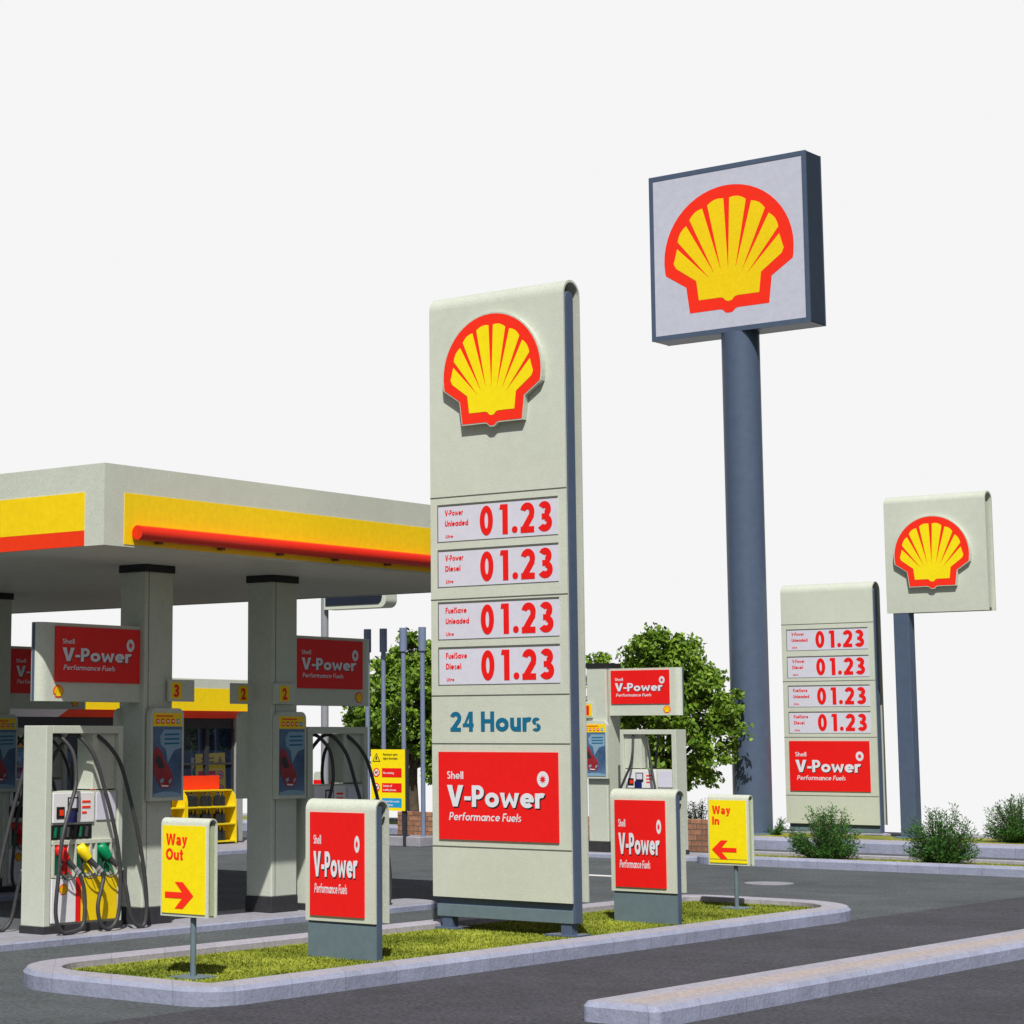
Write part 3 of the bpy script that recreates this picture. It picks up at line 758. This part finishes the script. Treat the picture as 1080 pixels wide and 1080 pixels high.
# small folded emblem sign on a square post
ss = empty('emblem_sign', (-24.45,54.06,.22), 0, 'cream folded shell emblem sign on a square slate post at the right', 'pole sign')
arc_poly_sheet(ss, -1.38, 1.37, -.18, .26, 4.18+1.52-.0, 8.72, .04, rz=.2)
MB().box(-1.30,1.30,-.10,.18,5.78,8.45).build('core', CREAM, ss)
emblem(ss, -.06, 6.36, 2.02, -.183, .10, kz=1.02)
MB().box(-1.22,-.80,-.17,.17,0,5.80).build('post', GREYP, ss, .012)
MB().box(-1.36,-.55,-.3,.3,-.01,.04).build('base_plate', TEAL, ss)

# ------------------------------------------------------------------ island signs
def way_sign(loc, word, right, label):
    t = empty('direction_sign', loc, 0, label, 'direction sign')
    W, H, zb, D = .73, 1.09, .67, .15
    arc_poly_sheet(t, -.44, -.44+W, 0, D, zb, zb+H, .014)
    MB().box(-.43,-.44+W-.03,.03,D-.03,zb+.02,zb+H-.08).build('inner_box', mat_inner, t)
    pn = MB().box(-.41,-.44+W-.045,-.012,-.001,zb+.035,zb+H-.085).build('yellow_panel', YELB, t)
    m = MB(); x = -.35
    m.flat(words('W@y', x, zb+.79, .33, .125, .215, 0, .05), -.016, 0)
    m.build('lettering', SRED, pn, fix=False); m = MB()
    m.flat(words(word, x, zb+.625, .27 if word == 'Out' else .125, .125, .215, 0, .07), -.016, 0)
    m.build('lettering', SRED, pn, fix=False)
    a = [(0,.035),(.26,.035),(.15,.15),(.27,.15),(.43,0),(.27,-.15),(.15,-.15),(.26,-.035),(0,-.035)]
    a = [(px*1.02,pz*.98) for px,pz in a]
    if not right: a = [(.43-px,pz) for px,pz in a]
    m = MB(); m.flat([[(x+px-.01, zb+.235+pz) for px,pz in a]], -.016, 0); m.build('arrow', SRED, pn, fix=False)
    if not right:
        MB().box(-.41,-.44+W-.045,-.0135,-.0115,zb+.085,zb+.094).build('seam', mat_seam_shade, pn)
    MB().tube([(0,D/2,0),(0,D/2,zb+.3)], .034, 14).build('post', TEAL, t)
    MB().box(-.20,.20,D/2-.19,D/2+.19,0,.025).build('base_plate', TEAL, t, .004)
    return t
mat_inner = mat('inner lining', (.42,.47,.28), .6)
way_sign((-17.50,18.72,.12), 'Out', True, 'yellow sign reading Way Out with an arrow pointing right')
way_sign((-17.86,31.55,.12), 'In', False, 'yellow sign reading Way In with an arrow pointing left')
def stand_sign(loc, label):
    t = empty('standing_advert', loc, 0, label, 'advertising sign', 'red adverts standing on the grass island')
    W, D = 1.10, .27
    arc_poly_sheet(t, 0, W, 0, D, .45, 1.92, .02)
    MB().box(.03,W+.003,.024,.125,.0,1.84).build('core', GREYP, t, .004)
    MB().box(.028,W-.004,.016,.0235,.0,.42).build('base', TEAL, t)
    MB().tube([(W-.03,D*.62,1.79),(W-.005,D*.62,1.79)], .028, 10).build('end_bolt', DARK, t)
    promo(t, .085, .515, .85, 1.245, -.001)
    return t
stand_sign((-18.14,21.50,.11), 'upright red advert on the grass left of the tall price tower')
stand_sign((-18.09,28.38,.11), 'upright red advert on the grass right of the tall price tower')

# ------------------------------------------------------------------ vents, notice, wall, air machine, lamp
vp = empty('vent_stack', (-36.1,46.35,0), 0, 'row of four blue vent pipes with fat caps on a concrete block', 'vent pipes')
MB().box(-2.1,1.12,-.40,.60,0,.25).build('concrete_block', PAVE, vp, .02)
for x in (-36.98,-36.45,-35.79,-35.17):
    pp = MB(); pp.tube([(x+36.1,0,.25),(x+36.1,0,4.98)], .060, 14); po = pp.build('vent_pipe', VENT if 'VENT' in globals() else GREYP, vp)
    cc = MB(); cc.tube([(x+36.1,0,4.97),(x+36.1,0,5.58)], .100, 16); cc.build('vent_cap', GREYP, po)
VENTM = mat('blue grey paint', (.17,.215,.33), .5, .05, 8)
for o in vp.children:
    if o.name.startswith('vent_pipe'):
        o.data.materials[0] = VENTM
        for q in o.children: q.data.materials[0] = VENTM
nb = empty('notice_board', (-35.9,45.9,0), 0, 'yellow safety notice board with red and blue panels, in front of the vent pipes', 'safety notice')
MB().box(-.60,.56,0,.08,.90,2.45).build('backing', DARK, nb)
bd = MB().box(-.60,.50,-.02,-.001,.90,2.45).build('board', YELB, nb)
MB().box(.40,.48,.02,.10,.0,.95).build('post', DARK, nb)
m = MB()
for k,(z,mi) in enumerate(((1.74,1),(1.36,1),(.98,2))): m.flat([[(-.24,z),(.40,z),(.40,z+.235),(-.24,z+.235)]], -.023, mi)
tri = lambda s,cz: [(-.42-s,cz-s*.8),(-.42+s,cz-s*.8),(-.42,cz+s*.95)]
m.flat([tri(.13,2.24)], -.023, 0); m.flat([tri(.095,2.235)], -.026, 3)
m.flat([[(-.45,2.19),(-.39,2.19),(-.40,2.27),(-.43,2.29)]], -.029, 0)
for cz,mi in ((1.86,1),(1.48,1),(1.10,2)):
    c = lambda r: [(-.42+r*math.cos(2*PI*i/20), cz+r*math.sin(2*PI*i/20)) for i in range(20)]
    m.flat([c(.115)], -.023, mi)
    if mi == 1:
        m.flat([c(.085)], -.026, 4); m.flat(line(-.47,cz-.02,-.37,cz+.03,.03), -.029, 0); m.flat(line(-.48,cz+.06,-.36,cz-.06,.018), -.031, 1)
    else: m.flat([[(-.44,cz-.08),(-.40,cz-.08),(-.40,cz+.03),(-.44,cz+.03)],[(-.44,cz+.045),(-.40,cz+.045),(-.40,cz+.085),(-.44,cz+.085)]], -.026, 4)
for s,z,mi in (('Petroleum spirit',2.30,0),('highly flammable',2.20,0),('No smoking',1.83,4),('Switch off',1.50,4),('mobile phones',1.40,4),('Attend the nozzle',1.11,4),('at all times',1.02,4)):
    addfont(m, s, -.20, z, .052, -.028, mi, None, .02)
m.build('notice_print', [BLACK, RED, BLUEP, YELB, WHITE], bd, fix=False)

wl = MB().box(-37.6,-27.0,48.4,48.65,0,.78).build('brick_wall', BRICK, None, .01)
tag(wl, 'low brown brick wall behind the pumps, at the foot of the trees', 'brick wall')

am = empty('air_machine', (-39.0,47.2,0), 0, 'small white and red service machine seen through the shaded pump', 'service machine')
P = [(-.33,0),(.33,0),(.33,1.74)]+[(.23+.10*math.cos(PI/2*i/5), 1.74+.10*math.sin(PI/2*i/5)) for i in range(6)]+[(-.23-.10*math.sin(PI/2*i/5), 1.74+.10*math.cos(PI/2*i/5)) for i in range(6)]+[(-.33,1.74)]
MB().prism(P, 'y', -.25, .25).build('cabinet', CREAM, am)
MB().box(-.335,.335,-.256,-.245,1.28,1.62).build('red_band', RED, am)
MB().tube([(.5,.0,0),(.5,.0,1.78)], .11, 12).build('side_post', PAVE, am)
MB().box(-.4,.7,-.3,.3,0,.05).build('base', DARK, am)

lp = empty('overhead_sign', (-37.82,45.6,0), 0, 'grey pole with a long dark rounded box just under the canopy edge', 'pole sign')
MB().tube([(0,0,0),(0,0,6.9)], .10, 16).build('pole', mat('zinc pole', (.26,.27,.31), .5), lp)
q = MB()
prof = [(.11,6.08),(1.98,6.08)]+[(1.98+.20*math.sin(PI/2*i/6), 6.28-.20*math.cos(PI/2*i/6)) for i in range(1,7)]+[(2.18,7.1),(.11,7.1)]
q.prism(prof, 'y', -.16, .30)
q.build('sign_body', CREAM, lp)
prof2 = [(.16,6.17),(1.93,6.17),(2.02,6.24),(2.05,6.35),(2.05,7.02),(.16,7.02)]
MB().prism(prof2, 'y', -.175, -.158).build('dark_face', mat('night blue panel', (.012,.018,.035), .5), lp)

# ------------------------------------------------------------------ SHOP
SX = -39.04
sh = empty('shop', (SX,39,0), 0, 'forecourt shop with dark windows under a yellow, red and white fascia', 'shop')
def sb(mb,x0,x1,y0,y1,z0,z1,m=0): return mb.box(x0-SX,x1-SX,y0-39,y1-39,z0,z1,m)
wmb = MB(); sb(wmb,-47,SX-.06,26,43.6,0,3.8); wmb.build('wall', mat('dark shop wall', (.12,.125,.13), .6), sh)
fa = MB(); sb(fa,-47,SX+.45,26,44.15,3.42,4.22); fa.build('fascia', CREAM, sh, .01)
yb = MB(); sb(yb,SX+.45,SX+.458,37.07,44.15,3.42,3.98); yb.build('yellow_band', YEL, sh)
cant = MB(); cant.v = []
def canted(y0,y1,m):
    c = MB(); c.prism([(SX+.47-SX,3.42),(SX+.10-SX,3.24),(SX-.05-SX,3.24),(SX-.05-SX,3.42)], 'y', y0-39, y1-39); return c
canted(26,37.07,0).build('canted_soffit', WHITE, sh); canted(37.075,43.9,0).build('canted_soffit', ORED, sh)
hd = MB(); sb(hd,SX-.06,SX-.0,26.2,43.36,2.98,3.24); hd.build('window_header', FRAME, sh)
for y0,y1 in ((35.6,37.3),(37.3,39.3),(39.4,42.35),(42.35,43.35)):
    w_ = MB().prism([(.035,.15),(-.045,.15),(-.09,2.98),(-.024,2.98)], 'y', y0-39, y1-39); wo = w_.build('window', GLASS, sh)
    fr = MB()
    sb(fr,SX-.04,SX+.045,y0,y0+.06,.12,2.98); sb(fr,SX-.04,SX+.045,y1-.06,y1,.12,2.98); sb(fr,SX-.04,SX+.043,y0+.06,y1-.06,2.07,2.12); sb(fr,SX-.04,SX+.043,y0+.06,y1-.06,.12,.2)
    fr.build('window_frame', FRAME, wo)
rd = MB(); sb(rd,SX+.05,SX+.09,38.2,42.75,1.40,1.80); rd.build('red_board', ORED, sh)
jb = MB(); sb(jb,SX-.06,SX+.12,43.38,43.62,.1,3.24); jb.build('end_pier', mat('pier grey', (.33,.34,.33), .6), sh)
MB().box(-.3,.14,-12.7,4.65,0,.13).build('plinth', DARK, sh)

# yellow display racks with oil bottles
def rack(y0, y1, label):
    t = empty('display_rack', (SX+.50,y0,.12), PI/2, label, 'display rack', 'yellow racks outside the shop')
    W = y1-y0; D = .42; H = 1.33
    prof = [(0,0),(D,0),(D,H),(.22,H)]+[(.22-.20*math.sin(PI/2*i/6), H-.20+.20*math.cos(PI/2*i/6)) for i in range(1,7)]+[(.0,.25)]
    bk = MB().box(.03,W-.03,D-.03,D,.03,H); bk.build('back_panel', YELR, t)
    P = [(.0,.0),(D,.0),(D,H),(.26,H),(.14,H-.05),(.06,H-.14),(.02,H-.28)]
    for x in (0,W-.03): MB().prism(P, 'x', x, x+.03).build('side_panel', YELR, t)
    for z in (.03,.46,.89): MB().box(.03,W-.03,.02,D-.03,z,z+.035).build('shelf', YELR, t)
    MB().prism([(.14,H-.03),(D,H-.03),(D,H+.0),(.14,H+.0)], 'x', .03, W-.03).build('top_panel', YELR, t)
    n = 0
    for z in (.065,.495,.925):
        x = .22
        while x < W-.25:
            for q in range(3):
                b = MB(); b.box(-.045,.045,-.07,.07,0,.24); b.tube([(0,0,.24),(0,0,.29),(0,0,.30),(0,0,.35)], [.04,.03,.022,.022], 7)
                if (x+q*.11) > W-.14: continue
                bo = b.build('oil_bottle', STAR, None, .01)
                bo.rotation_euler.z = PI/2
                bo.location = (SX+.50-.16-.02*(q%2), y0+x+q*.11, .12+z)
                tag(bo, 'black oil bottle standing on a shelf of the %s yellow rack' % ('right hand' if y1 > 43 else 'left hand'), 'bottle', 'oil bottles on the yellow racks')
                n += 1
            x += .50
    return t
YELR = mat('rack yellow', (.80,.60,.01), .5, .05, 10)
rack(41.15, 42.98, 'yellow display rack of black bottles at the right end of the shop front')
rack(39.2, 41.10, 'yellow display rack half hidden behind the nearest column and the way out sign')

# ------------------------------------------------------------------ TREES AND SHRUBS
def leaves(mb_v, mb_f, att, c, r, n, size, squash=.8):
    for i in range(n):
        u = Vector((random.gauss(0,1),random.gauss(0,1),random.gauss(0,1))).normalized()*(random.random()**.4)
        p = c+Vector((u.x*r,u.y*r,u.z*r*squash))
        nrm = (u*.7+Vector((random.gauss(0,.6),random.gauss(0,.6),random.gauss(.25,.6)))).normalized()
        a = nrm.orthogonal().normalized(); a.rotate(Matrix.Rotation(random.uniform(0,2*PI),3,nrm)); b = nrm.cross(a)
        s = size*random.uniform(.6,1.25)
        k = len(mb_v)
        mb_v += [p-a*s, p-b*s*.55, p+a*s, p+b*s*.55]; mb_f.append((k,k+1,k+2,k+3)); att.append(random.betavariate(2,2.4))
def leafobj(name, v, f, att, m, parent):
    me = bpy.data.meshes.new(name); me.from_pydata([tuple(x) for x in v], [], f); me.materials.append(m)
    at = me.attributes.new('leafvar', 'FLOAT', 'FACE'); at.data.foreach_set('value', att)
    me.update(); o = bpy.data.objects.new(name, me); COL.objects.link(o); o.parent = parent; return o
def tree(loc, H, blobs, trunk_h, label, seed, r0=.17):
    random.seed(seed)
    t = empty('tree', loc, 0, label, 'tree')
    tr = MB(); top = Vector((random.uniform(-.1,.1),0,trunk_h))
    tr.tube([(0,0,0),(.02,0,trunk_h*.3),(-.03,.02,trunk_h*.7),top], [r0*1.35,r0,r0*.85,r0*.7], 10)
    v = []; f = []; att = []
    for (x,y,z,r) in blobs:
        c = Vector((x,y,z)); mid = top.lerp(c,.5)+Vector((random.uniform(-.15,.15),random.uniform(-.15,.15),.1))
        tr.tube([top-Vector((0,0,.2)), mid, c], [r0*.5, r0*.28, r0*.08], 6)
        for k in range(int(30*r*r)+8):
            u = Vector((random.gauss(0,1),random.gauss(0,1),random.gauss(0,1))).normalized()*(random.uniform(.45,1.05))
            cc = c+Vector((u.x*r,u.y*r,u.z*r*.85))
            if random.random() < .25: tr.tube([c.lerp(cc,.1), c.lerp(cc,.6)+Vector((0,0,.05)), cc], [.025,.015,.008], 4)
            leaves(v, f, att, cc, random.uniform(.18,.36), 62, .085)
    tr.build('trunk', BARK, t)
    leafobj('crown', v, f, att, LEAF, t)
    return t
def crown(w, zc, h, n, seed, low=0.):
    random.seed(seed); B = []
    for i in range(n):
        a = random.uniform(0,2*PI); q = random.uniform(-1,1); rr = math.sqrt(1-q*q)*random.uniform(.45,.85)
        B.append((math.cos(a)*rr*w, math.sin(a)*rr*w*.8, zc+q*h*.80, random.uniform(.55,.95)))
    B.append((0,0,zc,1.2)); B.append((.2,.1,zc-.6,1.1))
    return B
tree((-40.05,52.3,.0), 5.8, [( -1.75,0,3.1,.75),(-1.3,-.4,3.9,.8),(-.9,.2,4.7,.75),(-.1,0,5.15,.75),(.5,.2,4.9,.8),(1.1,-.2,4.3,.9),(1.6,.1,3.4,.9),(.4,-.5,3.8,1.1),(-.6,-.5,3.2,1.0),(.1,-.4,2.7,.8),(1.1,-.3,2.4,.7),(-.3,.5,4.0,1.1),(1.9,.2,2.5,.6),(-1.2,.3,2.5,.6),(-1.9,.2,2.7,.4),(0.9,-.1,1.75,.35)], 2.1,
     'leafy green tree behind the blue vent pipes, left of the tall price tower', 5)
tree((-31.75,52.3,.0), 5.8, [(-1.7,0,4.5,.55),(-1.95,.1,3.4,.6),(-.8,.2,4.6,.7),(0,0,5.15,.65),(.45,.2,5.0,.65),(1.0,-.1,4.3,.85),(1.55,.1,3.8,.75),(1.95,.1,3.2,.6),(.3,-.5,3.6,1.15),(-.7,-.3,3.4,1.0),(.9,-.4,2.9,.95),(1.6,.0,2.4,.6),(.3,-.2,2.4,.8),(-1.0,0,2.3,.7),(-1.7,.2,2.4,.5),(0,.5,4.2,1.0),(1.1,.2,1.9,.45),(-.2,.3,1.9,.5)], 1.9,
     'broad leafy green tree behind the sunlit pump, right of the tall price tower', 9)

def shrub(name, loc, R, H, label, seed, stems=125, grp=None):
    random.seed(seed); t = empty(name, loc, 0, label, 'shrub', grp)
    st = MB(); v = []; f = []; att = []
    for i in range(stems):
        a = random.uniform(0,2*PI); th = math.radians(86*random.random()**.72)
        ln = random.uniform(.75,1.03)*math.hypot(H*math.cos(th), R*math.sin(th))
        d0 = Vector((math.cos(a)*math.sin(th), math.sin(a)*math.sin(th), math.cos(th)+.03))
        pts = []; p = Vector((math.cos(a)*.05,math.sin(a)*.05,0))
        for k in range(7):
            pts.append(p.copy()); p = p+d0*ln/6; d0 = (d0+Vector((random.gauss(0,.06),random.gauss(0,.06),.05))).normalized()
        st.tube(pts, [.012*(1-.11*k) for k in range(7)], 4, 0, False)
        for k in range(1,7):
            for q in range(15):
                b = pts[k-1].lerp(pts[k], random.random())
                dd = (d0*.8+Vector((random.gauss(0,.8),random.gauss(0,.8),random.gauss(.1,.6)))).normalized()
                L_ = random.uniform(.045,.10); b = b+dd*random.uniform(0,.10)
                w = dd.cross(Vector((random.gauss(0,1),random.gauss(0,1),random.gauss(0,1)))).normalized()*.0105
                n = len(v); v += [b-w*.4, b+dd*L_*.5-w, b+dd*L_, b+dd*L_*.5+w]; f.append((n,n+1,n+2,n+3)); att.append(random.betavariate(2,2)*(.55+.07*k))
    st.build('stems', BARK, t); leafobj('foliage', v, f, att, BLEAF, t)
    return t
shrub('shrub', (-23.31,45.2,.13), .74, 1.22, 'feathery dark green shrub in front of the shorter price tower', 3)
shrub('shrub', (-20.54,45.0,.13), .77, 1.22, 'feathery dark green shrub right of the square slate post', 4)
shrub('shrub', (-22.45,53.6,.22), .78, 1.12, 'shrub on the far strip at the right edge of the view', 6)
shrub('shrub', (-31.3,53.6,.22), .62, .95, 'small shrub peeping over the right end of the brick wall', 7, 36)
shrub('sapling', (-29.05,53.5,.22), .09, .62, 'thin upright plant right of the thick round pole', 8, 9)

# ------------------------------------------------------------------ scale to metres
for me in bpy.data.meshes: me.transform(Matrix.Scale(S,4))
for o in bpy.data.objects: o.location = o.location*S

# ------------------------------------------------------------------ camera
f_, pit, yaw, H, CXp, CYp = 2362.3, .1410, .6932, 2.8, 340.66, 440.61
cam = bpy.data.cameras.new('camera'); co = bpy.data.objects.new('camera', cam); COL.objects.link(co)
cam.sensor_fit = 'HORIZONTAL'; cam.sensor_width = 36; cam.lens = f_/1080*36
cam.shift_x = (540-CXp)/1080; cam.shift_y = -(540-CYp)/1080
cam.clip_start = .1; cam.clip_end = 2000
co.location = (0,0,H*S); co.rotation_euler = (PI/2+pit, 0, yaw)
scene.camera = co

# ------------------------------------------------------------------ light
AZ, EL = math.radians(37), math.radians(51)
sun = bpy.data.lights.new('sun', 'SUN'); so = bpy.data.objects.new('sun', sun); COL.objects.link(so)
sun.energy = 4.7; sun.angle = math.radians(.5); sun.color = (1,.965,.90)
d = Vector((-math.sin(AZ)*math.cos(EL), math.cos(AZ)*math.cos(EL), -math.sin(EL)))
so.rotation_euler = d.to_track_quat('-Z','Y').to_euler(); so.location = (10,-10,20)
w = bpy.data.worlds.new('World'); scene.world = w; w.use_nodes = True
nt = w.node_tree; N = nt.nodes; L = nt.links
bg = N['Background']; bg.inputs['Strength'].default_value = .05
sky = N.new('ShaderNodeTexSky'); sky.sky_type = 'NISHITA'; sky.sun_disc = False
sky.sun_elevation = EL; sky.sun_rotation = math.radians(143); sky.air_density = 1.; sky.dust_density = 2.5
# bright white haze low over the horizon behind the station, blue sky overhead
tc = N.new('ShaderNodeTexCoord'); sx = N.new('ShaderNodeSeparateXYZ'); L.new(tc.outputs['Generated'], sx.inputs[0])
mr = N.new('ShaderNodeMapRange'); mr.interpolation_type = 'SMOOTHSTEP'
mr.inputs['From Min'].default_value = .36; mr.inputs['From Max'].default_value = .50; mr.inputs['To Min'].default_value = 1; mr.inputs['To Max'].default_value = 0
L.new(sx.outputs['Z'], mr.inputs['Value'])
dp = N.new('ShaderNodeVectorMath'); dp.operation = 'DOT_PRODUCT'; dp.inputs[1].default_value = (-.64,.77,0); L.new(tc.outputs['Generated'], dp.inputs[0])
m2 = N.new('ShaderNodeMapRange'); m2.interpolation_type = 'SMOOTHSTEP'
m2.inputs['From Min'].default_value = .55; m2.inputs['From Max'].default_value = .80; L.new(dp.outputs['Value'], m2.inputs['Value'])
mm = N.new('ShaderNodeMath'); mm.operation = 'MULTIPLY'; L.new(mr.outputs[0], mm.inputs[0]); L.new(m2.outputs[0], mm.inputs[1])
mx = N.new('ShaderNodeMix'); mx.data_type = 'RGBA'; L.new(mm.outputs[0], mx.inputs['Factor'])
L.new(sky.outputs['Color'], mx.inputs['A']); mx.inputs['B'].default_value = (.92/.05,.92/.05,.92/.05,1)
L.new(mx.outputs['Result'], bg.inputs['Color'])
scene.view_settings.view_transform = 'Standard'; scene.view_settings.look = 'None'
scene.view_settings.exposure = 0; scene.view_settings.gamma = 1
scene.cycles.max_bounces = 8
